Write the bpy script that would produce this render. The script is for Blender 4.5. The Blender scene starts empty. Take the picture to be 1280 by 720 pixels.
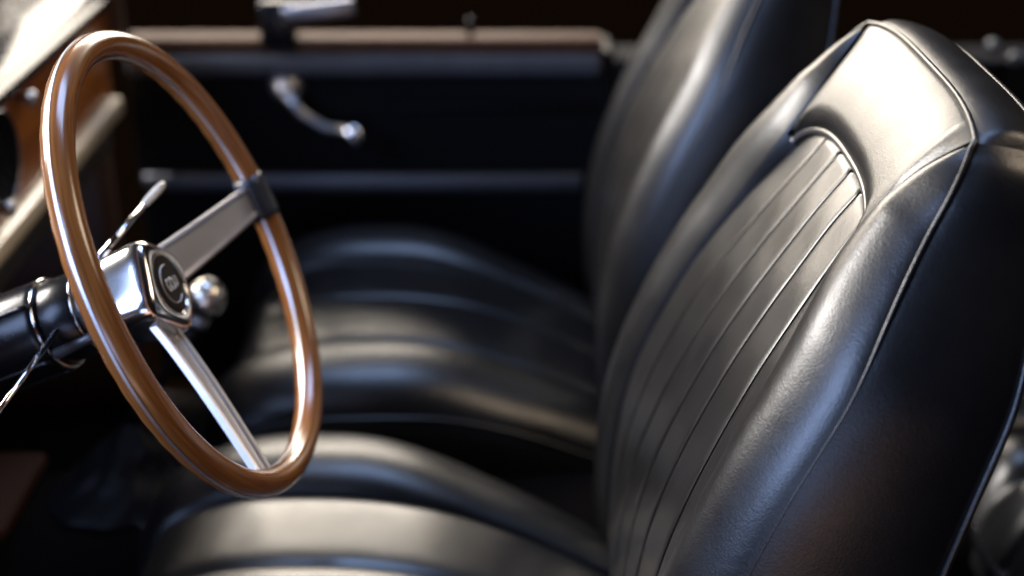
import bpy, bmesh, math, random
from mathutils import Vector, Matrix
random.seed(4)
SC = bpy.context.scene
COL = SC.collection
PI = math.pi
V = Vector

# ---------------------------------------------------------------- helpers
def link(name, me, mat, parent=None):
    if name not in me.name: me.name = name
    o = bpy.data.objects.new(name, me)
    COL.objects.link(o)
    if mat: me.materials.append(mat)
    if parent: o.parent = parent
    return o

def thing(name, label, cat, loc=(0, 0, 0), group=None):
    o = bpy.data.objects.new(name, None)
    COL.objects.link(o)
    o.location = loc
    o.empty_display_size = .05
    o['label'] = label; o['category'] = cat
    if group: o['group'] = group
    return o

def tag(o, label, cat, group=None):
    o['label'] = label; o['category'] = cat
    if group: o['group'] = group
    return o

def struct(o, label=None, cat=None):
    o['kind'] = 'structure'
    if label: o['label'] = label
    if cat: o['category'] = cat
    return o

def from_bm(name, bm, mat, parent=None, smooth=True, rec=True):
    if rec: bmesh.ops.recalc_face_normals(bm, faces=bm.faces)
    me = bpy.data.meshes.new(name)
    bm.to_mesh(me); bm.free()
    if smooth:
        for p in me.polygons: p.use_smooth = True
    o = link(name, me, mat, parent)
    if parent:                                     # geometry is given in world space
        o.matrix_parent_inverse = Matrix.Translation(-parent.location)
    return o

def grid(bm, fn, nu, nv, flip=False, closed_u=False):
    rows = []
    for j in range(nv + 1):
        rows.append([bm.verts.new(fn(i / nu, j / nv)) for i in range(nu if closed_u else nu + 1)])
    n = nu
    for j in range(nv):
        for i in range(n):
            i2 = (i + 1) % n if closed_u else i + 1
            f = [rows[j][i], rows[j][i2], rows[j + 1][i2], rows[j + 1][i]]
            if flip: f.reverse()
            try: bm.faces.new(f)
            except ValueError: pass
    return rows

def tube(bm, pts, r, n=10, closed=False, cap=True):
    pts = [V(p) for p in pts]
    m = len(pts)
    rings = []
    prev = None
    for i, p in enumerate(pts):
        if closed: t = pts[(i + 1) % m] - pts[i - 1]
        else: t = pts[min(i + 1, m - 1)] - pts[max(i - 1, 0)]
        t.normalize()
        if prev is None:
            a = V((0, 0, 1)) if abs(t.z) < .9 else V((1, 0, 0))
            u = t.cross(a).normalized()
        else:
            u = (prev - t * prev.dot(t)).normalized()
        prev = u
        w = t.cross(u)
        rr = r[i] if isinstance(r, (list, tuple)) else r
        rings.append([bm.verts.new(p + (u * math.cos(2 * PI * k / n) + w * math.sin(2 * PI * k / n)) * rr) for k in range(n)])
    for i in range(m if closed else m - 1):
        A = rings[i]; B = rings[(i + 1) % m]
        for k in range(n):
            bm.faces.new([A[k], A[(k + 1) % n], B[(k + 1) % n], B[k]])
    if cap and not closed:
        bm.faces.new(rings[0][::-1]); bm.faces.new(rings[-1])

def box(bm, lo, hi, M=None, bev=0.0, seg=2):
    x0, y0, z0 = lo; x1, y1, z1 = hi
    vs = [bm.verts.new(p) for p in [(x0, y0, z0), (x1, y0, z0), (x1, y1, z0), (x0, y1, z0), (x0, y0, z1), (x1, y0, z1), (x1, y1, z1), (x0, y1, z1)]]
    fs = [bm.faces.new([vs[i] for i in f]) for f in [(0, 3, 2, 1), (4, 5, 6, 7), (0, 1, 5, 4), (1, 2, 6, 5), (2, 3, 7, 6), (3, 0, 4, 7)]]
    if bev:
        es = list({e for f in fs for e in f.edges})
        r = bmesh.ops.bevel(bm, geom=es, offset=bev, segments=seg, profile=.5, affect='EDGES')
        vs = list({v for f in r['faces'] for v in f.verts} | {v for v in vs if v.is_valid})
    if M: 
        for v in vs:
            if v.is_valid: v.co = M @ v.co
    return vs

def lathe(bm, prof, M, n=48):
    """prof: list of (axial, radius); M maps local (x=axial) into the world"""
    rings = []
    for a, r in prof:
        rings.append([bm.verts.new(M @ V((a, r * math.cos(2 * PI * k / n), r * math.sin(2 * PI * k / n)))) for k in range(n)])
    for A, B in zip(rings, rings[1:]):
        for k in range(n):
            bm.faces.new([A[k], A[(k + 1) % n], B[(k + 1) % n], B[k]])
    bm.faces.new(rings[0][::-1]); bm.faces.new(rings[-1])

def interp(pts, s):
    """monotone smooth (catmull) interpolation of [(s, v...)]"""
    n = len(pts)
    if s <= pts[0][0]: i = 0
    elif s >= pts[-1][0]: i = n - 2
    else:
        i = max(k for k in range(n - 1) if pts[k][0] <= s)
    x0, x1 = pts[i][0], pts[i + 1][0]
    t = (s - x0) / (x1 - x0)
    out = []
    for c in range(1, len(pts[0])):
        p1, p2 = pts[i][c], pts[i + 1][c]
        m1 = (p2 - pts[i - 1][c]) / (x1 - pts[i - 1][0]) if i > 0 else (p2 - p1) / (x1 - x0)
        m2 = (pts[i + 2][c] - p1) / (pts[i + 2][0] - x0) if i < n - 2 else (p2 - p1) / (x1 - x0)
        h = x1 - x0
        if t < 0: v = p1 + m1 * h * t
        elif t > 1: v = p2 + m2 * h * (t - 1)
        else:
            v = (2*t**3-3*t**2+1)*p1 + (t**3-2*t**2+t)*h*m1 + (-2*t**3+3*t**2)*p2 + (t**3-t**2)*h*m2
        out.append(v)
    return out if len(out) > 1 else out[0]

def sstep(a, b, x):
    t = max(0, min(1, (x - a) / (b - a))); return t * t * (3 - 2 * t)

# ---------------------------------------------------------------- materials
def new_mat(name):
    m = bpy.data.materials.new(name); m.use_nodes = True
    nt = m.node_tree
    return m, nt, nt.nodes['Principled BSDF']

def noise(nt, scale, detail=3, coord='Object', rough=.5):
    tc = nt.nodes.new('ShaderNodeTexCoord'); n = nt.nodes.new('ShaderNodeTexNoise')
    n.inputs['Scale'].default_value = scale; n.inputs['Detail'].default_value = detail
    n.inputs['Roughness'].default_value = rough
    nt.links.new(tc.outputs[coord], n.inputs['Vector'])
    return n

def ramp(nt, src, c0, c1, p0=.3, p1=.7):
    r = nt.nodes.new('ShaderNodeValToRGB')
    r.color_ramp.elements[0].position = p0; r.color_ramp.elements[1].position = p1
    r.color_ramp.elements[0].color = (*c0, 1); r.color_ramp.elements[1].color = (*c1, 1)
    nt.links.new(src, r.inputs['Fac']); return r

def simple(name, col, rough=.5, metal=0, coat=0, bump=0, bscale=200, var=.12, rvar=.06, spec=.5):
    m, nt, b = new_mat(name)
    n = noise(nt, 25, 4)
    r = ramp(nt, n.outputs['Fac'], tuple(c * (1 - var) for c in col), tuple(c * (1 + var) for c in col))
    nt.links.new(r.outputs['Color'], b.inputs['Base Color'])
    b.inputs['Metallic'].default_value = metal
    b.inputs['Specular IOR Level'].default_value = spec
    b.inputs['Coat Weight'].default_value = coat
    b.inputs['Coat Roughness'].default_value = .08
    mr = nt.nodes.new('ShaderNodeMapRange')
    mr.inputs['To Min'].default_value = max(.01, rough - rvar); mr.inputs['To Max'].default_value = rough + rvar
    n2 = noise(nt, 60, 5)
    nt.links.new(n2.outputs['Fac'], mr.inputs['Value']); nt.links.new(mr.outputs['Result'], b.inputs['Roughness'])
    if bump:
        n3 = noise(nt, bscale, 4)
        bp = nt.nodes.new('ShaderNodeBump'); bp.inputs['Strength'].default_value = bump; bp.inputs['Distance'].default_value = .001
        nt.links.new(n3.outputs['Fac'], bp.inputs['Height']); nt.links.new(bp.outputs['Normal'], b.inputs['Normal'])
    return m

def leather(name, col=(.0055, .005, .005), rough=.345, grain=.2):
    m, nt, b = new_mat(name)
    n = noise(nt, 9, 5)
    r = ramp(nt, n.outputs['Fac'], tuple(c * .75 for c in col), tuple(c * 1.35 for c in col))
    nt.links.new(r.outputs['Color'], b.inputs['Base Color'])
    tc = nt.nodes.new('ShaderNodeTexCoord')
    vo = nt.nodes.new('ShaderNodeTexVoronoi'); vo.feature = 'F1'; vo.inputs['Scale'].default_value = 620
    nw = noise(nt, 90, 3)
    mx = nt.nodes.new('ShaderNodeMixRGB'); mx.inputs['Fac'].default_value = .012
    nt.links.new(tc.outputs['Object'], mx.inputs['Color1']); nt.links.new(nw.outputs['Color'], mx.inputs['Color2'])
    nt.links.new(mx.outputs['Color'], vo.inputs['Vector'])
    n3 = noise(nt, 1500, 2)
    n4 = noise(nt, 38, 3)                               # soft unevenness of the padding
    a1 = nt.nodes.new('ShaderNodeMath'); a1.operation = 'MULTIPLY_ADD'; a1.inputs[1].default_value = .35
    nt.links.new(n3.outputs['Fac'], a1.inputs[0]); nt.links.new(vo.outputs['Distance'], a1.inputs[2])
    bp = nt.nodes.new('ShaderNodeBump'); bp.inputs['Strength'].default_value = grain; bp.inputs['Distance'].default_value = .0005
    nt.links.new(a1.outputs[0], bp.inputs['Height'])
    bp2 = nt.nodes.new('ShaderNodeBump'); bp2.inputs['Strength'].default_value = .05; bp2.inputs['Distance'].default_value = .0016
    nt.links.new(n4.outputs['Fac'], bp2.inputs['Height']); nt.links.new(bp.outputs['Normal'], bp2.inputs['Normal'])
    nt.links.new(bp2.outputs['Normal'], b.inputs['Normal'])
    mr = nt.nodes.new('ShaderNodeMapRange'); mr.inputs['To Min'].default_value = rough - .05; mr.inputs['To Max'].default_value = rough + .07
    n5 = noise(nt, 30, 5); nt.links.new(n5.outputs['Fac'], mr.inputs['Value']); nt.links.new(mr.outputs['Result'], b.inputs['Roughness'])
    b.inputs['Specular IOR Level'].default_value = .62
    return m

def wood(name, c0, c1, scale=1.0, rough=.22, coat=1.0, axis=None):
    m, nt, b = new_mat(name)
    tc = nt.nodes.new('ShaderNodeTexCoord'); mp = nt.nodes.new('ShaderNodeMapping')
    mp.inputs['Scale'].default_value = axis or (26 * scale, 3 * scale, 26 * scale)
    nt.links.new(tc.outputs['UV' if axis is None else 'Object'], mp.inputs['Vector'])
    n = nt.nodes.new('ShaderNodeTexNoise'); n.inputs['Scale'].default_value = 1; n.inputs['Detail'].default_value = 6; n.inputs['Distortion'].default_value = .6
    nt.links.new(mp.outputs['Vector'], n.inputs['Vector'])
    r = ramp(nt, n.outputs['Fac'], c0, c1, .32, .68)
    nt.links.new(r.outputs['Color'], b.inputs['Base Color'])
    b.inputs['Roughness'].default_value = rough
    b.inputs['Coat Weight'].default_value = coat; b.inputs['Coat Roughness'].default_value = .20
    return m

M_LEATHER = leather('black_leather')
M_INSERT = leather('pleated_leather', rough=.32, grain=.12)
M_PIPE = simple('piping_leather', (.05, .046, .042), .3, spec=.8)
M_WOODRIM = wood('varnished_wood', (.22, .072, .017), (.38, .145, .038))
M_DASHWOOD = wood('dash_wood', (.22, .060, .010), (.38, .12, .02), axis=(30, 4, 60), rough=.3)
M_METAL = simple('brushed_aluminium', (.74, .72, .74), .42, metal=1, bump=.08, bscale=900, var=.04)
M_CHROME = simple('chrome', (.82, .82, .84), .08, metal=1, var=.02, rvar=.03)
M_SATIN = simple('satin_metal', (.42, .43, .46), .36, metal=1, var=.05)
M_STRIP = simple('dull_strip_metal', (.20, .21, .24), .5, metal=1, var=.05)
M_CREAM = simple('cream_trim', (.62, .50, .34), .35, metal=0, coat=.5)
M_BLACK = simple('black_plastic', (.006, .006, .007), .26, spec=.3, bump=.1, bscale=700)
M_GREYCOL = simple('grey_plastic', (.05, .05, .055), .32, coat=.3)
M_DARKMETAL = simple('dark_clamp_metal', (.045, .05, .06), .35, metal=.3)
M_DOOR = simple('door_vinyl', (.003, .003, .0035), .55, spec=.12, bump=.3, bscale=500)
M_SILL = simple('sill_wood', (.075, .036, .020), .6, spec=.08)
M_SILLD = simple('sill_pad', (.05, .052, .060), .5)
M_CORD = simple('grey_cord', (.22, .22, .22), .6)
M_CONS = simple('brown_console_veneer', (.03, .011, .005), .7, spec=.1)
M_GAITER = simple('gaiter_hide', (.004, .004, .005), .5, spec=.18, bump=.3, bscale=300)
M_SEAMSHADE = simple('seam_shade_black', (.0015, .0015, .0016), .95, spec=0)  # near-black colour standing in for the shadow line in seams
M_MATT = simple('matt_black_trim', (.008, .008, .010), .8, spec=.1)
M_CARPET = simple('carpet', (.004, .003, .0028), .9, spec=.03, bump=.8, bscale=900)
M_BROWN = simple('brown_vinyl', (.035, .014, .007), .5, bump=.3, bscale=400)
M_PAINT = simple('cream_paint', (.80, .76, .69), .5, var=.03)
M_BADGE = simple('badge_enamel', (.022, .016, .012), .4, spec=.15)
M_HUB = simple('polished_hub', (.80, .79, .80), .17, metal=1, var=.02, rvar=.03)
M_KNOB = simple('warm_polished_knob', (.85, .79, .70), .27, metal=1, var=.03)
M_IVORY = simple('ivory_enamel', (.72, .68, .60), .18, coat=1, var=.04)

# ---------------------------------------------------------------- seat
# everything of a seat is described on a curved centre profile (x, z) by arc length s,
# a sideways coordinate y and a height "off" along the profile's normal
def make_profile(pts):
    acc = [0]
    for a, b in zip(pts, pts[1:]): acc.append(acc[-1] + math.hypot(b[0] - a[0], b[1] - a[1]))
    tab = [(s, p[0], p[1]) for s, p in zip(acc, pts)]
    def P(s, y, off):
        x, z = interp(tab, s)
        xa, za = interp(tab, s - .004); xb, zb = interp(tab, s + .004)
        tx, tz = xb - xa, zb - za; L = math.hypot(tx, tz)
        return V((x - tz / L * off, y, z + tx / L * off))
    return P, acc

BACK, bacc = make_profile([(.352, .29), (.348, .37), (.364, .508), (.413, .635), (.48, .746), (.556, .846), (.60, .895)])
B_W = [(0, .225), (.1, .238), (.2, .245), (.345, .241), (.435, .232), (.475, .222), (.56, .184), (.59, .174), (.608, .164), (.622, .152), (.66, .13)]
B_OUT = [(0, -.034), (.27, -.033), (.36, -.030), (.435, -.026), (.475, -.021), (.56, -.009), (.622, 0), (.66, 0)]
B_WI = [(0, .180), (.2, .172), (.35, .155), (.45, .134), (.51, .119), (.62, .112)]
S_CORNER, Y_CORNER = .622, .153
S_ARCH = .512

def b_w(s): return interp(B_W, s)
def b_inner(s):
    if s <= S_ARCH: return interp(B_WI, s)
    t = (s - S_ARCH) / (S_CORNER - S_ARCH)
    w0 = interp(B_WI, S_ARCH)
    return w0 + (Y_CORNER - w0) * (t ** 2.6)
def b_in_off(s): return -.013 + .0150 * sstep(.40, .575, s) - .002 * sstep(.58, .622, s)
def s_arch(y):
    w = interp(B_WI, S_ARCH); q = min(1, abs(y) / w)
    return S_ARCH - .004 + .036 * max(0, 1 - q ** 2.6) ** .5
def s_top(y):
    q = abs(y) / Y_CORNER
    return S_CORNER + .013 * (1 - q ** 3.6)

def bolster_pt(q, s):
    yi, yo = b_inner(s), max(b_w(s), b_inner(s))
    wd = max(yo - yi, 0)
    k = min(1, wd / .065) * (1 - .35 * sstep(.45, .60, s))
    o = b_in_off(s) * (1 - q) + interp(B_OUT, s) * q
    prof = max(0, 1 - abs(2 * q - 1) ** 2.0) ** .9
    skew = 1 + .42 * math.sin(PI * q) * (0.5 - q) * 2
    o += .024 * k * prof * skew
    if q == 0: o -= .010 - .0085 * sstep(S_ARCH, S_ARCH + .02, s)
    y = yi + wd * (q + .09 * math.sin(PI * q) * k)
    return y, o

def seat(x_off, y_off, label, group, tilt=0, ysc=1.0, ysh=0.0):
    t = thing('car_seat', label, 'car seat', (x_off, y_off, .10), group)
    O = V((x_off, y_off, 0))
    ct, st_ = math.cos(math.radians(tilt)), math.sin(math.radians(tilt))
    def BK(s, y, off):                      # the backrest's own recline
        p = BACK(s, y, off); dx, dz = p.x - .38, p.z - .32
        return V((.38 + dx * ct - dz * st_, p.y * ysc + ysh, .32 + dx * st_ + dz * ct))
    def panel(name, fn, nu, nv, mat=M_LEATHER, flip=False, subdiv=False):
        bm = bmesh.new()
        grid(bm, lambda a, b: fn(a, b) + O, nu, nv, flip)
        bmesh.ops.remove_doubles(bm, verts=bm.verts, dist=1e-5)
        return from_bm(name, bm, mat, t, rec=False)
    # --- backrest: pleated insert
    PL = [-1, -.80, -.48, -.17, .17, .55, 1]
    AS = []
    for p0, p1 in zip(PL, PL[1:]):
        e = [0, .0035, .0046, .0062, .0095, .016, .028]
        AS += [p0 + d for d in e] + [p0 + .045 + (p1 - p0 - .09) * i / 12 for i in range(13)] + [p1 - d for d in e[:0:-1]]
    AS.append(1.0)
    def ins(a, b):
        w = lambda s: interp(B_WI, s)
        yy = AS[int(round(a * (len(AS) - 1)))]
        st = s_arch(yy * w(S_ARCH))
        s = b * st
        y = yy * w(min(s, S_ARCH))
        k = max(i for i in range(len(PL) - 1) if PL[i] <= yy)
        f = (yy - PL[k]) / (PL[k + 1] - PL[k])
        d = min(yy - PL[k], PL[k + 1] - yy)
        groove = 0 if d < .0036 else (.75 if d < .0050 else .75 + .25 * min(1, (d - .0046) / .03) ** .5)
        e = min(1, (st - s) / .006); e = math.sqrt(max(0, e * (2 - e)))
        crown = .006 * (1 - yy * yy)
        # slack leather between the stitch lines
        slack = .0003 * math.sin(s * 95 + k * 1.7) * math.sin(PI * f)
        return BK(s, y, -.0190 + .0058 * groove + crown * (.6 + .4 * e) + .0012 * e + slack)
    panel('backrest_insert', ins, len(AS) - 1, 130, M_INSERT, flip=True)
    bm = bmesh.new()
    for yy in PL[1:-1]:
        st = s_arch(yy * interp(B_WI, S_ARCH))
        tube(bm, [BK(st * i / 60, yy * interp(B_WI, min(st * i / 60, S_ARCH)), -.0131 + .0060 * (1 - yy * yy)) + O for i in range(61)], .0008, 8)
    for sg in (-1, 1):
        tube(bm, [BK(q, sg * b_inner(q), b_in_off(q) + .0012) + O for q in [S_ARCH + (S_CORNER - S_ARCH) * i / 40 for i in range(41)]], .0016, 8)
    from_bm('seam_shade_cords', bm, M_SEAMSHADE, t)  # black cords added along pleat grooves and cross seams as painted-in shade
    for sg in (-1, 1):
        def bol(a, b, sg=sg):
            s = b * S_CORNER
            y, o = bolster_pt(a, s)
            return BK(s, sg * y, o)
        panel('backrest_bolster', bol, 40, 120, flip=(sg > 0))
    wA = interp(B_WI, S_ARCH)
    HC = []
    for i in range(30):
        tau = 1 - i / 30
        HC.append((-(wA + (Y_CORNER - wA) * tau ** 2.6), S_ARCH + (S_CORNER - S_ARCH) * tau, b_in_off(S_ARCH + (S_CORNER - S_ARCH) * tau)))
    for i in range(61):
        y = -wA * math.cos(PI * i / 60); HC.append((y, max(s_arch(y), S_ARCH if abs(y) > .999 * wA else 0), -.014))
    HC += [(-a, b, c) for a, b, c in HC[:30]][::-1]
    def quarter(d, R):
        t = 1 - min(1, d / R); return math.sqrt(max(0, 1 - t * t))
    def head(a, b):
        y, s0, o0 = HC[int(round(a * (len(HC) - 1)))]
        s1 = s_top(y)
        s = s0 + (s1 - s0) * b
        cross = sstep(1.0, 1.12, abs(y) / wA)
        if b == 0: return BK(s, y, o0 - .010 + .0085 * cross)
        d, ol = min((math.hypot(y - q[0], s - q[1]), q[2]) for q in HC)
        tt_ = min(1, d / .030)
        k1 = quarter(d + .0004, .021) * (1 - cross) + (1 - (1 - tt_) ** 1.7) * cross; k2 = quarter(s1 - s, .022)
        plateau = .0035 - .001 * (y / .15) ** 2 + .003 * math.sin(PI * b)
        o = ol * (1 - k1) + plateau * k1
        return BK(s, y, -.001 * (1 - k2) + o * k2)
    panel('headrest_panel', head, len(HC) - 1, 44, flip=True)
    # --- outer seam curve (front) and rear seam curve
    def front_seam(u):
        """u 0..1 near side bottom -> corner, 1..2 across the top, 2..3 down the far side"""
        if u <= 1: s = u * S_CORNER; return BK(s, -max(b_w(s), b_inner(s)), interp(B_OUT, s))
        if u <= 2:
            y = -Y_CORNER + 2 * Y_CORNER * (u - 1); return BK(s_top(y), y, -.001)
        s = (3 - u) * S_CORNER; return BK(s, max(b_w(s), b_inner(s)), interp(B_OUT, s))
    DEP = [(0, .16), (.2, .143), (.3, .132), (.42, .114), (.52, .092), (.58, .072), (.622, .052), (.66, .046)]
    def rear_seam(u):
        p = front_seam(u)
        s = u * S_CORNER if u <= 1 else ((3 - u) * S_CORNER if u > 2 else s_top((p.y - ysh) / ysc))
        d = interp(DEP, s)
        return V((p.x + d, ysh + (p.y - ysh) * (1 - .03 * min(1, s / .6)), p.z - .012 * (s / .6)))
    def gus(u0, u1):
        def f(a, b):
            u = u0 + (u1 - u0) * a
            A = front_seam(u); B = rear_seam(u)
            c = A.lerp(B, b)
            t1 = (front_seam(min(3, u + .01)) - front_seam(max(0, u - .01)))
            n = t1.cross(B - A)
            if n.length < 1e-9: n = V((0, 0, 1))
            n.normalize()
            if n.dot(c - V((.52, 0, .5))) < 0: n = -n
            bul = .010 * max(0, 1 - abs(2 * b - 1) ** 2.2) ** .9
            ed = min(1, a / .03, (1 - a) / .03) if (u1 - u0) == 1 else 1
            return c + n * bul * (.35 + .65 * math.sin(min(1, ed) * PI / 2))
        return f
    panel('backrest_side', gus(0, 1), 120, 22)
    panel('top_gusset', gus(1, 2), 70, 22)
    panel('backrest_side', gus(2, 3), 120, 22)
    # back shell
    def shell(a, b):
        y = -1 + 2 * a
        u = b
        L = rear_seam(u); R = rear_seam(3 - u)
        top0 = rear_seam(1 + a)
        m = L.lerp(R, a)
        if b > .85:
            k = (b - .85) / .15
            m = m.lerp(top0, k * k)
        m.x += .02 * (1 - y * y) * min(1, (1 - b) / .2)
        return m
    panel('backrest_shell', shell, 40, 60)
    # piping
    bm = bmesh.new()
    pts = []; rad = []
    for i in range(0, 361):
        u = 3 * i / 360
        p = front_seam(u)
        out = (p - V((.60, 0, .45))); out.x *= .3; out.normalize()
        k = sstep(.70, .86, u) * (1 - sstep(2.14, 2.3, u))
        pts.append(p + O + out * (-.0006 + .0020 * k) + V((-.0004 * k, 0, 0))); rad.append(.0009 + .0012 * k)
    tube(bm, pts, rad, 10)
    from_bm('piping', bm, M_LEATHER, t)
    bm = bmesh.new()
    pts = []
    for i in range(0, 361):
        p = rear_seam(3 * i / 360)
        out = (p - V((.60, 0, .45))); out.x = abs(out.x) * .3; out.normalize()
        pts.append(p + O + out * .002)
    tube(bm, pts, .0027, 10)
    from_bm('piping', bm, M_LEATHER, t)
    bm = bmesh.new()
    w = interp(B_WI, S_ARCH)
    pts = []
    for i in range(81):
        y = -w * math.cos(PI * i / 80)
        s = s_arch(y)
        pts.append(BK(s + .001, y, -.0085 if 1 else 0) + O)
    tube(bm, pts, .0034, 10)
    from_bm('arch_piping', bm, M_PIPE, t)
    # --- cushion
    CUSH, cacc = make_profile([(-.085, .22), (-.098, .30), (-.072, .372), (-.01, .402), (.08, .410), (.17, .402), (.25, .378), (.34, .335), (.40, .30)])
    SL = cacc[-1]
    C_W = [(0, .205), (.10, .225), (.20, .243), (.32, .245), (.42, .232), (SL, .19)]
    C_WI = [(0, .105), (.1, .115), (.25, .118), (.4, .114), (SL, .10)]
    CP = 2
    def cins(a, b):
        s = b * SL; yy = 2 * a - 1
        y = yy * interp(C_WI, s)
        f = a * CP * 1.0; f -= math.floor(f)
        if a >= 1: f = 0
        g = max(0, 1 - abs(2 * f - 1) ** 7)
        return CUSH(s, y, -.005 + .005 * g + .003 * (1 - yy * yy))
    panel('cushion_insert', cins, 64, 90, M_INSERT, flip=True)
    for sg in (-1, 1):
        def cb(a, b, sg=sg):
            s = b * SL
            yi, yo = interp(C_WI, s), interp(C_W, s)
            o = -.008 * (1 - a) - .03 * a
            o += .034 * max(0, 1 - abs(2 * a - 1) ** 2.3) ** .6 * (1 - .4 * sstep(.34, .5, s))
            return CUSH(s, sg * (yi + (yo - yi) * (a + .05 * math.sin(PI * a))), o)
        panel('cushion_bolster', cb, 36, 90, flip=(sg > 0))
        bm = bmesh.new()
        tube(bm, [CUSH(SL * i / 80, sg * (interp(C_W, SL * i / 80) + .001), -.029) + O for i in range(81)], .003, 8)
        from_bm('cushion_piping', bm, M_LEATHER, t)
        def cg(a, b, sg=sg):
            s = a * SL
            p = CUSH(s, sg * interp(C_W, s), -.03)
            q = V((p.x + .02 * (1 - a), p.y * .96, .20))
            c = p.lerp(q, b); c.y += sg * .012 * math.sin(PI * b) ** .7
            return c
        panel('cushion_side', cg, 60, 14, flip=(sg < 0))
    bm = bmesh.new()
    box(bm, (-.04 + x_off, -.19 + y_off, .14), (.40 + x_off, .19 + y_off, .26), bev=.02)
    from_bm('seat_base', bm, M_BLACK, t)
    for sg in (-1, 1):
        bm = bmesh.new()
        box(bm, (-.06 + x_off, sg * .16 - .015 + y_off, .10), (.42 + x_off, sg * .16 + .015 + y_off, .137), bev=.004)
        from_bm('seat_rail', bm, M_SATIN, t)
    return t

seat(0, 0, 'black leather front seat nearest the camera, pleated backrest in sharp focus, right side', 'pleated black leather front seats')
seat(.018, .55, 'blurred black leather front seat on the far side, beside the passenger door', 'pleated black leather front seats', 3.0, .82, .05)

# ---------------------------------------------------------------- steering wheel
WT, WY = math.radians(23), math.radians(2.94)
Nn = V((math.cos(WT) * math.cos(WY), -math.cos(WT) * math.sin(WY), math.sin(WT)))
WA = V((0, 0, 1)).cross(Nn).normalized(); WB = Nn.cross(WA)
WC = V((.013, 0, .702))
def wheel_M(k=0, rot=0):
    """local x = wheel axis, y = WA rotated, z = WB rotated"""
    c, s = math.cos(rot), math.sin(rot)
    a = WA * c + WB * s; b = WB * c - WA * s
    M = Matrix(((Nn.x, a.x, b.x, 0), (Nn.y, a.y, b.y, 0), (Nn.z, a.z, b.z, 0), (0, 0, 0, 1)))
    return Matrix.Translation(WC + Nn * k) @ M
wheel = thing('steering_wheel', 'varnished wooden rim steering wheel with metal spokes and square hub', 'steering wheel', WC - Nn * .06)
R0, r0 = .1830, .0114
bm = bmesh.new(); uvl = bm.loops.layers.uv.new('UVMap')
NU, NV = 220, 24
M0 = wheel_M()
rings = []
for i in range(NU):
    th = 2 * PI * i / NU
    ring = []
    for j in range(NV):
        ph = 2 * PI * j / NV
        rr = R0 + r0 * .96 * math.cos(ph); ax = r0 * 1.08 * math.sin(ph)
        # finger dimples on the rear of the rim
        if math.sin(ph) < -.2: ax *= 1 - .05 * (1 + math.cos(th * 48)) / 2
        ring.append(bm.verts.new(M0 @ V((ax, rr * math.cos(th), rr * math.sin(th)))))
    rings.append(ring)
for i in range(NU):
    for j in range(NV):
        f = bm.faces.new([rings[i][j], rings[i][(j + 1) % NV], rings[(i + 1) % NU][(j + 1) % NV], rings[(i + 1) % NU][j]])
        for l, (du, dv) in zip(f.loops, ((0, 0), (0, 1), (1, 1), (1, 0))):
            l[uvl].uv = ((j + dv) / NV * .9, (i + du) / NU * 6)
rim = from_bm('rim', bm, M_WOODRIM, wheel)
def band(r_in, r_out, h):
    bm = bmesh.new()
    sec = [(-h, r_in), (-h, r_out), (h, r_out), (h, r_in)]
    rs = [[bm.verts.new(M0 @ V((a, r * math.cos(2 * PI * i / 200), r * math.sin(2 * PI * i / 200)))) for a, r in sec] for i in range(200)]
    for i in range(200):
        for j in range(4):
            bm.faces.new([rs[i][j], rs[i][(j + 1) % 4], rs[(i + 1) % 200][(j + 1) % 4], rs[(i + 1) % 200][j]])
    return bm
from_bm('metal_inlay', band(R0 - r0 * .96 - .0006, R0 + r0 * .96 + .0006, .0011), M_METAL, rim, smooth=False).matrix_parent_inverse = rim.matrix_world.inverted()
rim_child_fix = [o for o in bpy.data.objects if o.parent == rim]

# spokes: flat, tapered, dished from the hub out to the rim
def spoke(deg, w0, w1, ridge, root=-.044):
    Mr = wheel_M(0, math.radians(deg))
    bm = bmesh.new()
    n = 24
    rows = []
    for i in range(n + 1):
        u = i / n
        rad = .022 + (R0 - .010 - .022) * u
        ax = root + (-.002 - root) * (u ** .8)
        hw = (w0 + (w1 - w0) * u) / 2
        th = .0028
        sec = [(-hw, -th), (-hw, th), (-hw + .0022, th + .0012), (-hw + .005, th), (-hw + .0065, th - ridge), (0, th - ridge), (hw - .0065, th - ridge), (hw - .005, th), (hw - .0022, th + .0012), (hw, th), (hw, -th), (0, -th)]
        rows.append([bm.verts.new(Mr @ V((ax + b, rad, a))) for a, b in sec])
    m = len(rows[0])
    for i in range(n):
        for j in range(m):
            bm.faces.new([rows[i][j], rows[i][(j + 1) % m], rows[i + 1][(j + 1) % m], rows[i + 1][j]])
    bm.faces.new(rows[0]); bm.faces.new(rows[-1][::-1])
    o = from_bm('spoke', bm, M_METAL, wheel, smooth=False)
    return o
spoke(-5, .037, .028, .0003)
spoke(242, .037, .026, .0022, -.054)
# clamp where the upper spoke meets the rim
for deg in (-5,):
    bm = bmesh.new()
    Mr = wheel_M(0, math.radians(deg))
    hw = .021
    rr = []
    for i in range(9):
        a = -hw + 2 * hw * i / 8
        th = a / R0
        row = []
        for k in range(20):
            ph = 2 * PI * k / 20
            q = 1.13 if 0 < i < 8 else 1.02
            rad = R0 + r0 * q * math.cos(ph) - (.004 if math.cos(ph) < -.3 else 0)
            # only the inner and front half is wrapped
            if math.cos(ph) > .35: rad = R0 + r0 * .35
            ax = r0 * 1.08 * q * math.sin(ph)
            row.append(bm.verts.new(Mr @ V((ax, rad * math.cos(th), rad * math.sin(th)))))
        rr.append(row)
    for i in range(8):
        for k in range(20):
            bm.faces.new([rr[i][k], rr[i][(k + 1) % 20], rr[i + 1][(k + 1) % 20], rr[i + 1][k]])
    bm.faces.new(rr[0]); bm.faces.new(rr[-1][::-1])
    from_bm('spoke_clamp', bm, M_DARKMETAL, wheel)
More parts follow.
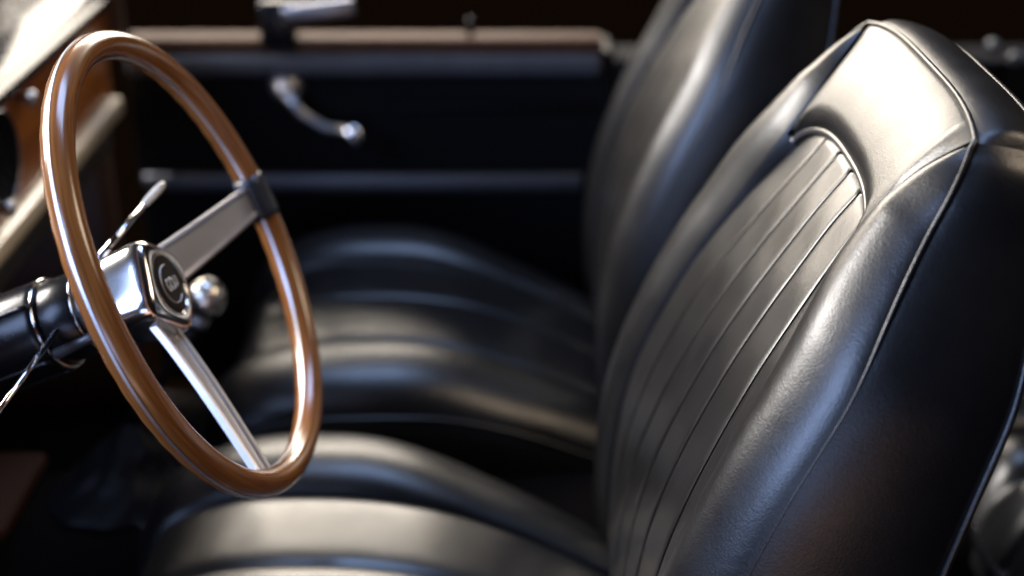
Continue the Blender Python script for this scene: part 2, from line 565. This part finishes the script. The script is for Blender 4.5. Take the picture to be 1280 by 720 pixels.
# hub: rounded square body
def sq_section(h, n=64, p=4.2):
    out = []
    for k in range(n):
        t = 2 * PI * k / n
        c, s = math.cos(t), math.sin(t)
        r = h / ((abs(c) ** p + abs(s) ** p) ** (1 / p))
        out.append((r * c, r * s))
    return out
bm = bmesh.new()
HUB = Matrix.Translation(WB * -.008 - Nn * .005)
Mh = HUB @ wheel_M(0, math.radians(49)) @ Matrix.Diagonal((1, 1.0, 1.0, 1))
M0_rim = M0
M0 = HUB @ wheel_M() @ Matrix.Diagonal((1, 1.0, 1.0, 1))
rows = []
for ax, h in [(-.080, .022), (-.079, .030), (-.076, .0325), (-.060, .0345), (-.040, .0358), (-.034, .0356), (-.029, .0342), (-.0262, .0318), (-.0250, .0290), (-.0245, .0268), (-.0250, .0260), (-.0270, .0258)]:
    pw = 4.2 if h > .031 else (3.2 if h > .0285 else 2.0)
    rows.append([bm.verts.new(Mh @ V((ax, a, b))) for a, b in sq_section(h, p=pw)])
for A, B in zip(rows, rows[1:]):
    for k in range(64): bm.faces.new([A[k], A[(k + 1) % 64], B[(k + 1) % 64], B[k]])
bm.faces.new(rows[0][::-1]); bm.faces.new(rows[-1])
hub = from_bm('hub', bm, M_HUB, wheel)
def sub(name, bm, mat, par, smooth=True):
    o = from_bm(name, bm, mat, None, smooth)
    o.parent = par
    bpy.context.view_layer.update()
    o.matrix_parent_inverse = par.matrix_world.inverted()
    return o
bpy.context.view_layer.update()
bm = bmesh.new(); lathe(bm, [(-.0273, .0254), (-.0262, .0252), (-.0255, .0242), (-.0248, .018), (-.0243, .010), (-.0242, .001)], M0, 64)
badge = sub('badge', bm, M_BADGE, hub)
def ring(rad, r, ax, mat, name, par, a0=0, a1=360):
    bm = bmesh.new(); n = 60
    closed = (a1 - a0) == 360
    pts = [M0 @ V((ax, rad * math.cos(math.radians(a0 + (a1 - a0) * i / n)), rad * math.sin(math.radians(a0 + (a1 - a0) * i / n)))) for i in range(n if closed else n + 1)]
    tube(bm, pts, r, 8, closed)
    return sub(name, bm, mat, par)
ring(.0254, .0012, -.0260, M_CHROME, 'badge_rim', hub)
ring(.0160, .0006, -.0245, M_METAL, 'badge_ring', badge, 70, 300)
# emblem: a small bright crest of three linked strokes on the dark enamel
bm = bmesh.new()
def stroke(pts, r=.0010): tube(bm, [M0 @ V((-.0234, a * 1.15, b * 1.15)) for a, b in pts], r, 6)
arc = lambda cx, cy, rx, ry, a0, a1, n=14: [(cx + rx * math.cos(math.radians(a0 + (a1 - a0) * i / n)), cy + ry * math.sin(math.radians(a0 + (a1 - a0) * i / n))) for i in range(n + 1)]
stroke(arc(-.0062, .0012, .0026, .0042, 60, 300))
stroke(arc(-.0006, .0000, .0026, .0042, 0, 360))
stroke(arc(.0054, -.0006, .0026, .0040, 130, 400))
stroke([(-.0062, -.0004), (-.0038, -.0004)]); stroke([(.003, .003), (.003, -.005)])
sub('emblem', bm, M_IVORY, badge)

# ---------------------------------------------------------------- steering column with stalks
M0 = Matrix.Translation(WB * -.005) @ wheel_M()
col = thing('steering_column', 'black steering column with chrome rings and two stalks behind the wheel hub', 'steering column', WC - Nn * .30)
bm = bmesh.new()
lathe(bm, [(-.074, .020), (-.076, .026), (-.080, .0275), (-.100, .0295), (-.104, .029)], M0)
from_bm('collar', bm, M_GREYCOL, col)
bm = bmesh.new()
lathe(bm, [(-.098, .026), (-.100, .0325), (-.103, .0345), (-.128, .0355), (-.131, .0345)], M0)
from_bm('switch_housing', bm, M_BLACK, col)
bm = bmesh.new()
lathe(bm, [(-.130, .030), (-.133, .0375), (-.140, .0385), (-.215, .0395), (-.222, .037), (-.224, .034)], M0)
# ridge along the shroud
from_bm('shroud', bm, M_BLACK, col)
bm = bmesh.new()
lathe(bm, [(-.222, .030), (-.226, .0385), (-.235, .040), (-.42, .042)], M0)
from_bm('shroud', bm, M_BLACK, col)
for ax, r in ((-.1005, .0333), (-.1325, .0378), (-.2235, .0388)):
    ring_bm = bmesh.new()
    tube(ring_bm, [M0 @ V((ax, r * math.cos(2 * PI * i / 60), r * math.sin(2 * PI * i / 60))) for i in range(60)], .0011 if ax != -.1005 else .0007, 8, True)
    from_bm('chrome_ring', ring_bm, M_CHROME, col)
# raised rib on the near side of the shroud, and two screws
for ang in (205, 250, 130):
    bm = bmesh.new()
    tube(bm, [M0 @ V((-.135 - .08 * i / 10, .0392 * math.cos(math.radians(ang)), .0392 * math.sin(math.radians(ang)))) for i in range(11)], .0022, 8)
    from_bm('shroud_rib', bm, M_BLACK, col)
bm = bmesh.new()
tube(bm, [M0 @ V((-.072, .029 * math.cos(math.radians(200)), .029 * math.sin(math.radians(200)))), M0 @ V((-.13, .037 * math.cos(math.radians(200)), .037 * math.sin(math.radians(200))))], .0045, 12)
from_bm('stalk_socket', bm, M_GREYCOL, col)
def lerp(a, b, t): return V(a).lerp(V(b), t)
bm = bmesh.new()
A, B_, T = V((-.078, .018, .690)), V((-.0475, .086, .7185)), V((-.036, .110, .7275))
tube(bm, [A, lerp(A, B_, .5), B_], [.0034, .0030, .0027], 12)
st1 = from_bm('upper_stalk', bm, M_CHROME, col)
bm = bmesh.new()
pts = [lerp(B_, T, x) for x in (-.05, .0, .1, .3, .6, .85, .97, 1.0)]
tube(bm, pts, [.0028, .0032, .0034, .0038, .0039, .0035, .0024, .0006], 14)
sub('stalk_tip', bm, M_IVORY, st1)
bm = bmesh.new()
A, B_ = V((-.097, -.026, .656)), V((-.122, -.17, .631))
tube(bm, [A, lerp(A, B_, .4), B_], [.0026, .0022, .002], 12)
st2 = from_bm('lower_stalk', bm, M_CHROME, col)
bm = bmesh.new()
D = (B_ - A).normalized()
tube(bm, [B_ - D * .002, B_ + D * .004, B_ + D * .014, B_ + D * .018], [.003, .0048, .0046, .001], 12)
sub('stalk_tip', bm, M_IVORY, st2)

# ---------------------------------------------------------------- gear lever
gl = thing('gear_lever', 'gear lever with a shiny pale round knob rising from the dark tunnel', 'gear lever', (-.16, .28, .30))
bm = bmesh.new(); G = V((-.05, .28, .538))
ax = V((.35, 0, .94)).normalized(); Mg = Matrix.Translation(G) @ ax.to_track_quat('X', 'Z').to_matrix().to_4x4()
lathe(bm, [(-.024, .007), (-.022, .0095), (-.017, .013), (-.011, .0175), (-.004, .0198), (.004, .0198), (.011, .0175), (.016, .013), (.0195, .008), (.0205, .002)], Mg)
knob = from_bm('knob', bm, M_KNOB, gl)
bm = bmesh.new()
lathe(bm, [(.0175, .0075), (.0200, .0085), (.0212, .0075), (.0216, .001)], Mg)
sub('knob_cap', bm, M_BLACK, knob)
bm = bmesh.new(); lathe(bm, [(-.034, .0065), (-.034, .0095), (-.026, .0105), (-.023, .009)], Mg)
from_bm('knob_collar', bm, M_SATIN, gl)
bm = bmesh.new()
tube(bm, [G - ax * .03, V((-.085, .28, .475)), V((-.125, .28, .41)), V((-.150, .28, .35))], .0055, 12)
from_bm('lever', bm, M_BLACK, gl)
bm = bmesh.new()
def gait(a, b):
    th = 2 * PI * a
    z = .30 + .095 * b
    r = .070 * (1 - b) ** 1.1 + .010 + .0022 * math.sin(b * 13 + math.sin(th * 2) * 1.6) + .004 * math.sin(th * 5 + b * 7) * (1 - b) * b * 3 + .0025 * math.sin(th * 11 - b * 9) * (1 - b)
    c = V((-.165, .28, 0)).lerp(V((-.138, .28, 0)), b)
    return V((c.x + r * math.cos(th), c.y + r * .8 * math.sin(th), z))
grid(bm, gait, 48, 40, closed_u=True)
from_bm('gaiter', bm, M_GAITER, gl)

# ---------------------------------------------------------------- floor, tunnel
bm = bmesh.new(); box(bm, (-1.0, -.45, .04), (1.9, .87, .10))
struct(from_bm('cabin_floor', bm, M_CARPET, smooth=False))
bm = bmesh.new()
def tun(a, b):
    x = -.95 + 2.5 * b
    h = .30 + .05 * sstep(-.3, -.9, -x if 0 else x) 
    th = PI * a
    c, s = math.cos(th), math.sin(th)
    y = .275 - .10 * math.copysign(abs(c) ** .5, c); z = .10 + .20 * abs(s) ** .5
    return V((x, y, z))
grid(bm, tun, 32, 40)
struct(from_bm('transmission_tunnel', bm, M_CARPET))
bm = bmesh.new()
tube(bm, [(-.20, .185, .13), (-.165, .187, .20), (-.148, .196, .25), (-.125, .235, .305), (-.11, .27, .335)], .0035, 8)
tag(from_bm('tunnel_trim_cord', bm, M_CORD), 'thin dull grey cord running down the tunnel below the wheel rim', 'trim cord')

bm = bmesh.new(); box(bm, (-.52, .19, .298), (-.262, .345, .316), bev=.006)
tag(from_bm('console_tray', bm, M_CONS), 'dim brown console tray on the tunnel ahead of the gear gaiter, lower left edge', 'console tray')
# ---------------------------------------------------------------- dashboard
dash = thing('dashboard', 'wooden dashboard with black padded top and pale lower strip, left edge', 'dashboard', (-.36, .40, .55))
bm = bmesh.new(); box(bm, (-.32, -.45, .578), (-.285, .845, .700), bev=.003)
from_bm('wood_fascia', bm, M_DASHWOOD, dash, smooth=False)
bm = bmesh.new(); box(bm, (-.36, -.45, .552), (-.272, .845, .576), bev=.004)
from_bm('lower_strip', bm, M_CREAM, dash)
bm = bmesh.new(); box(bm, (-.42, -.45, .50), (-.292, .845, .5505), bev=.006)
from_bm('lower_pad', bm, M_GREYCOL, dash)
bm = bmesh.new()
def dtop(a, b):
    y = -.45 + 1.295 * b
    th = a * PI * 1.1 - .3
    return V((-.325 + .05 * math.cos(th), y, .705 + .020 * math.sin(th)))
grid(bm, dtop, 20, 30)
box(bm, (-.47, -.45, .695), (-.325, .845, .724), bev=.003)
from_bm('padded_top', bm, M_BLACK, dash)
def dial(y, z, r):
    Md = Matrix.Translation((-.283, y, z))
    bm = bmesh.new(); lathe(bm, [(-.004, r), (.004, r), (.006, r * .97), (.003, r * .9), (.002, .001)], Md, 40)
    d = from_bm('gauge', bm, M_BLACK, dash)
    bm = bmesh.new(); tube(bm, [Md @ V((.0055, r * math.cos(2 * PI * i / 40), r * math.sin(2 * PI * i / 40))) for i in range(40)], .0012, 6, True)
    sub('gauge_bezel', bm, M_SATIN, d)
dial(.395, .648, .050); dial(.26, .648, .050)
for y, z in ((.475, .688), (.36, .603)):
    bm = bmesh.new(); lathe(bm, [(-.002, .005), (.010, .004), (.012, .009), (.018, .0095), (.022, .006), (.023, .001)], Matrix.Translation((-.283, y, z)), 24)
    from_bm('pull_knob', bm, M_SATIN, dash)

# windscreen
ws = thing('windscreen', 'windscreen with pale metal lower frame above the dashboard, top left corner', 'windscreen', (-.44, .2, .724))
bm = bmesh.new(); box(bm, (-.435, -.60, .7255), (-.408, .86, .747), bev=.004)
from_bm('lower_frame', bm, M_CREAM, ws)
m, nt, b = new_mat('clear_glass')
tr = nt.nodes.new('ShaderNodeBsdfTransparent'); gs = nt.nodes.new('ShaderNodeBsdfGlossy'); gs.inputs['Roughness'].default_value = .02
mx = nt.nodes.new('ShaderNodeMixShader'); fr = nt.nodes.new('ShaderNodeFresnel'); fr.inputs['IOR'].default_value = 1.3
nt.links.new(fr.outputs[0], mx.inputs[0]); nt.links.new(tr.outputs[0], mx.inputs[1]); nt.links.new(gs.outputs[0], mx.inputs[2])
nt.links.new(mx.outputs[0], nt.nodes['Material Output'].inputs['Surface'])
M_GLASS = m
bm = bmesh.new()
Mw = Matrix.Translation((-.421, 0, .745)) @ Matrix.Rotation(math.radians(28), 4, 'Y')
box(bm, (-.002, -.58, .0), (.002, .85, .40), Mw)
from_bm('pane', bm, M_GLASS, ws, smooth=False)
# bonnet beyond the windscreen
bm = bmesh.new()
def bon(a, b):
    x = -.46 - 1.25 * a; y = -.62 + 1.62 * b
    q = (y - .19) / .81
    z = .715 + .045 * (1 - q * q) - .10 * a * a
    return V((x, y, z))
grid(bm, bon, 30, 30)
r = bmesh.ops.extrude_face_region(bm, geom=bm.faces[:])
for v in r['geom']:
    if isinstance(v, bmesh.types.BMVert): v.co.z -= .03
tag(from_bm('bonnet', bm, M_PAINT), 'bright cream painted bonnet seen through the windscreen, top left corner', 'bonnet')

# ---------------------------------------------------------------- passenger door
door = thing('passenger_door', 'dark blurred passenger door with trim strips, behind the far seat', 'car door', (.10, .90, .10))
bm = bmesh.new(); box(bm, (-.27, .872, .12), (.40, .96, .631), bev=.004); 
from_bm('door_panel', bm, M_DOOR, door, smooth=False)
bm = bmesh.new(); box(bm, (-.265, .848, .600), (.385, .88, .6325), bev=.010, seg=4)
from_bm('sill_pad', bm, M_SILLD, door)
bm = bmesh.new(); box(bm, (-.265, .853, .6335), (.385, .900, .6525), bev=.004)
from_bm('sill_capping', bm, M_SILL, door)
bm = bmesh.new(); box(bm, (-.262, .860, .429), (.362, .8745, .455), bev=.004)
from_bm('trim_strip', bm, M_STRIP, door)
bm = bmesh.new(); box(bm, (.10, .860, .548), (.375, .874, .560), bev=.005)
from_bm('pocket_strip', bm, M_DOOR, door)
# window winder
bm = bmesh.new()
My = lambda x, z, y=.872: Matrix.Translation((x, y, z)) @ Matrix.Rotation(-PI / 2, 4, 'Z')
lathe(bm, [(-.002, .025), (.004, .0245), (.012, .022), (.019, .017), (.024, .011), (.030, .0105), (.034, .008), (.036, .001)], My(-.049, .585), 40)
win = from_bm('window_winder', bm, M_METAL, door)
bm = bmesh.new()
tube(bm, [(-.049, .845, .583), (-.028, .842, .552), (.005, .838, .532), (.045, .836, .528)], [.008, .008, .007, .0065], 12)
sub('crank_arm', bm, M_SATIN, win)
bm = bmesh.new()
lathe(bm, [(-.002, .007), (.006, .010), (.014, .0145), (.022, .0145), (.028, .010), (.030, .001)], My(.045, .528, .838), 32)
sub('crank_knob', bm, M_CHROME, win)
# quarter window catch
bm = bmesh.new(); box(bm, (-.078, .845, .640), (-.030, .875, .705), bev=.006)
qc = from_bm('quarter_window_catch', bm, M_BLACK, door)
bm = bmesh.new()
Mq = Matrix.Translation((.0, .848, .6935)) @ Matrix.Rotation(math.radians(-7), 4, 'Y')
box(bm, (-.045, -.008, -.0115), (.052, .006, .0115), Mq, bev=.004)
sub('catch_lever', bm, M_SATIN, qc)
bm = bmesh.new(); box(bm, (-.30, .86, .64), (-.270, .90, 1.05), bev=.006)
from_bm('window_pillar', bm, M_BROWN, door)
bm = bmesh.new(); lathe(bm, [(0, .005), (.012, .004), (.019, .0055), (.022, .002)], Matrix.Translation((.205, .885, .6525)) @ Matrix.Rotation(-PI / 2, 4, 'Y'), 20)
from_bm('lock_button', bm, M_BLACK, door)

# body side behind the door and kick panel
bs = thing('rear_side_panel', 'black rear side panel with small shiny fittings, upper right background', 'side panel', (1.1, .92, .10))
bm = bmesh.new(); box(bm, (.405, .880, .12), (1.9, .97, .615), bev=.005)
from_bm('panel', bm, M_MATT, bs, smooth=False)
for (x, y, z, r, mt) in ((.92, .868, .640, .010, M_DARKMETAL), (.953, .868, .621, .011, M_DARKMETAL)):
    bm = bmesh.new(); lathe(bm, [(-.012, r * .8), (.002, r), (.008, r * .9), (.012, r * .5), (.013, .001)], My(x, z, y), 28)
    from_bm('fitting', bm, mt, bs)
bm = bmesh.new(); box(bm, (.66, .865, .60), (.70, .885, .76), bev=.008)
from_bm('belt_anchor', bm, M_SILLD, bs)
bm = bmesh.new(); box(bm, (-.95, .800, .10), (-.30, .86, .58), bev=.01)
tag(from_bm('kick_panel', bm, M_BROWN), 'dark brown kick panel in the far footwell under the dashboard', 'trim panel')

# rear seat
rs = thing('rear_bench', 'black leather rear bench glimpsed past the near seat, lower right edge', 'rear bench', (1.0, .3, .10))
def rcush(a, b):
    x = .74 + .50 * b; y = -.20 + 1.02 * a
    f = (y + .2) / .085; f -= math.floor(f)
    z = .345 + .028 * max(0, 1 - abs(2 * f - 1) ** 2.6) ** .6 - .10 * max(0, (.06 - (x - .74)) / .06) ** 2
    return V((x, y, z))
bm = bmesh.new(); grid(bm, rcush, 200, 40)
from_bm('cushion', bm, M_LEATHER, rs)
bm = bmesh.new(); box(bm, (.745, -.20, .10), (1.24, .82, .30), bev=.01)
from_bm('seat_base', bm, M_BLACK, rs)
def rback(a, b):
    y = -.20 + 1.02 * a; z = .32 + .5 * b
    f = (y + .2) / .085; f -= math.floor(f)
    return V((1.17 + .16 * b - .025 * max(0, 1 - abs(2 * f - 1) ** 2.6) ** .6, y, z))
bm = bmesh.new(); grid(bm, rback, 200, 30); from_bm('backrest', bm, M_LEATHER, rs)
bm = bmesh.new(); box(bm, (1.34, -.20, .12), (1.42, .82, .80), bev=.02); from_bm('backrest_shell', bm, M_BLACK, rs)

# ---------------------------------------------------------------- lights
def area(name, loc, target, sx, sy, power, col):
    l = bpy.data.lights.new(name, 'AREA'); l.shape = 'RECTANGLE'; l.size = sx; l.size_y = sy; l.energy = power; l.color = col
    o = bpy.data.objects.new(name, l); COL.objects.link(o); o.location = loc
    o.rotation_euler = (V(target) - V(loc)).to_track_quat('-Z', 'Y').to_euler()
    return o
area('key_lamp', (-.5, 2.9, 1.68), (.3, .1, .6), 2.6, .85, 138, (1, .89, .75))
area('front_lamp', (-2.5, 1.0, 2.1), (.3, .0, .6), 1.1, .8, 190, (1, .95, .90))
area('top_fill', (.2, 1.2, 3.6), (.2, .3, .4), 1.6, 1.2, 60, (.42, .60, 1))  # unseen fill, added for cool tones on the far cushion
area('cool_lamp', (-2.1, -1.75, 1.85), (.3, -.1, .65), 1.2, 2.0, 115, (.42, .58, 1))
area('side_fill', (-.5, -2.6, .5), (.5, -.2, .7), 1.1, .7, 10, (.48, .60, 1))  # unseen fill, added for a blue sheen beside the near seat's seam
area('rear_fill', (2.1, .2, 2.4), (-.1, .1, .65), .9, .7, 16, (1, .80, .58))  # unseen fill, added to warm the dash and wheel wood
area('low_fill', (.3, -3.0, -.3), (.6, -.2, .6), 1.4, .6, 5, (1, .62, .42))  # unseen fill standing in for brown bounce on the near seat side
sl = area('bonnet_fill', (-1.0, .85, 1.9), (-.98, .85, .7), .8, .8, 260, (1, .96, .90))  # unseen narrow fill, added only to brighten the bonnet
sl.data.spread = math.radians(34)
w = bpy.data.worlds.new('World'); SC.world = w; w.use_nodes = True
w.node_tree.nodes['Background'].inputs[0].default_value = (.30, .15, .08, 1)
w.node_tree.nodes['Background'].inputs[1].default_value = .014

# ---------------------------------------------------------------- camera
cam = bpy.data.cameras.new('Camera'); co = bpy.data.objects.new('Camera', cam); COL.objects.link(co)
co.location = (.262, -1.032, 1.161)
co.rotation_euler = (math.radians(65), 0, 0)
cam.sensor_width = 36; cam.lens = 50.0; cam.clip_end = 100; cam.clip_start = .02
cam.dof.use_dof = True; cam.dof.focus_distance = 1.02; cam.dof.aperture_fstop = 2.35
SC.camera = co
SC.view_settings.view_transform = 'Standard'; SC.view_settings.look = 'None'
SC.view_settings.exposure = 0; SC.view_settings.gamma = 1
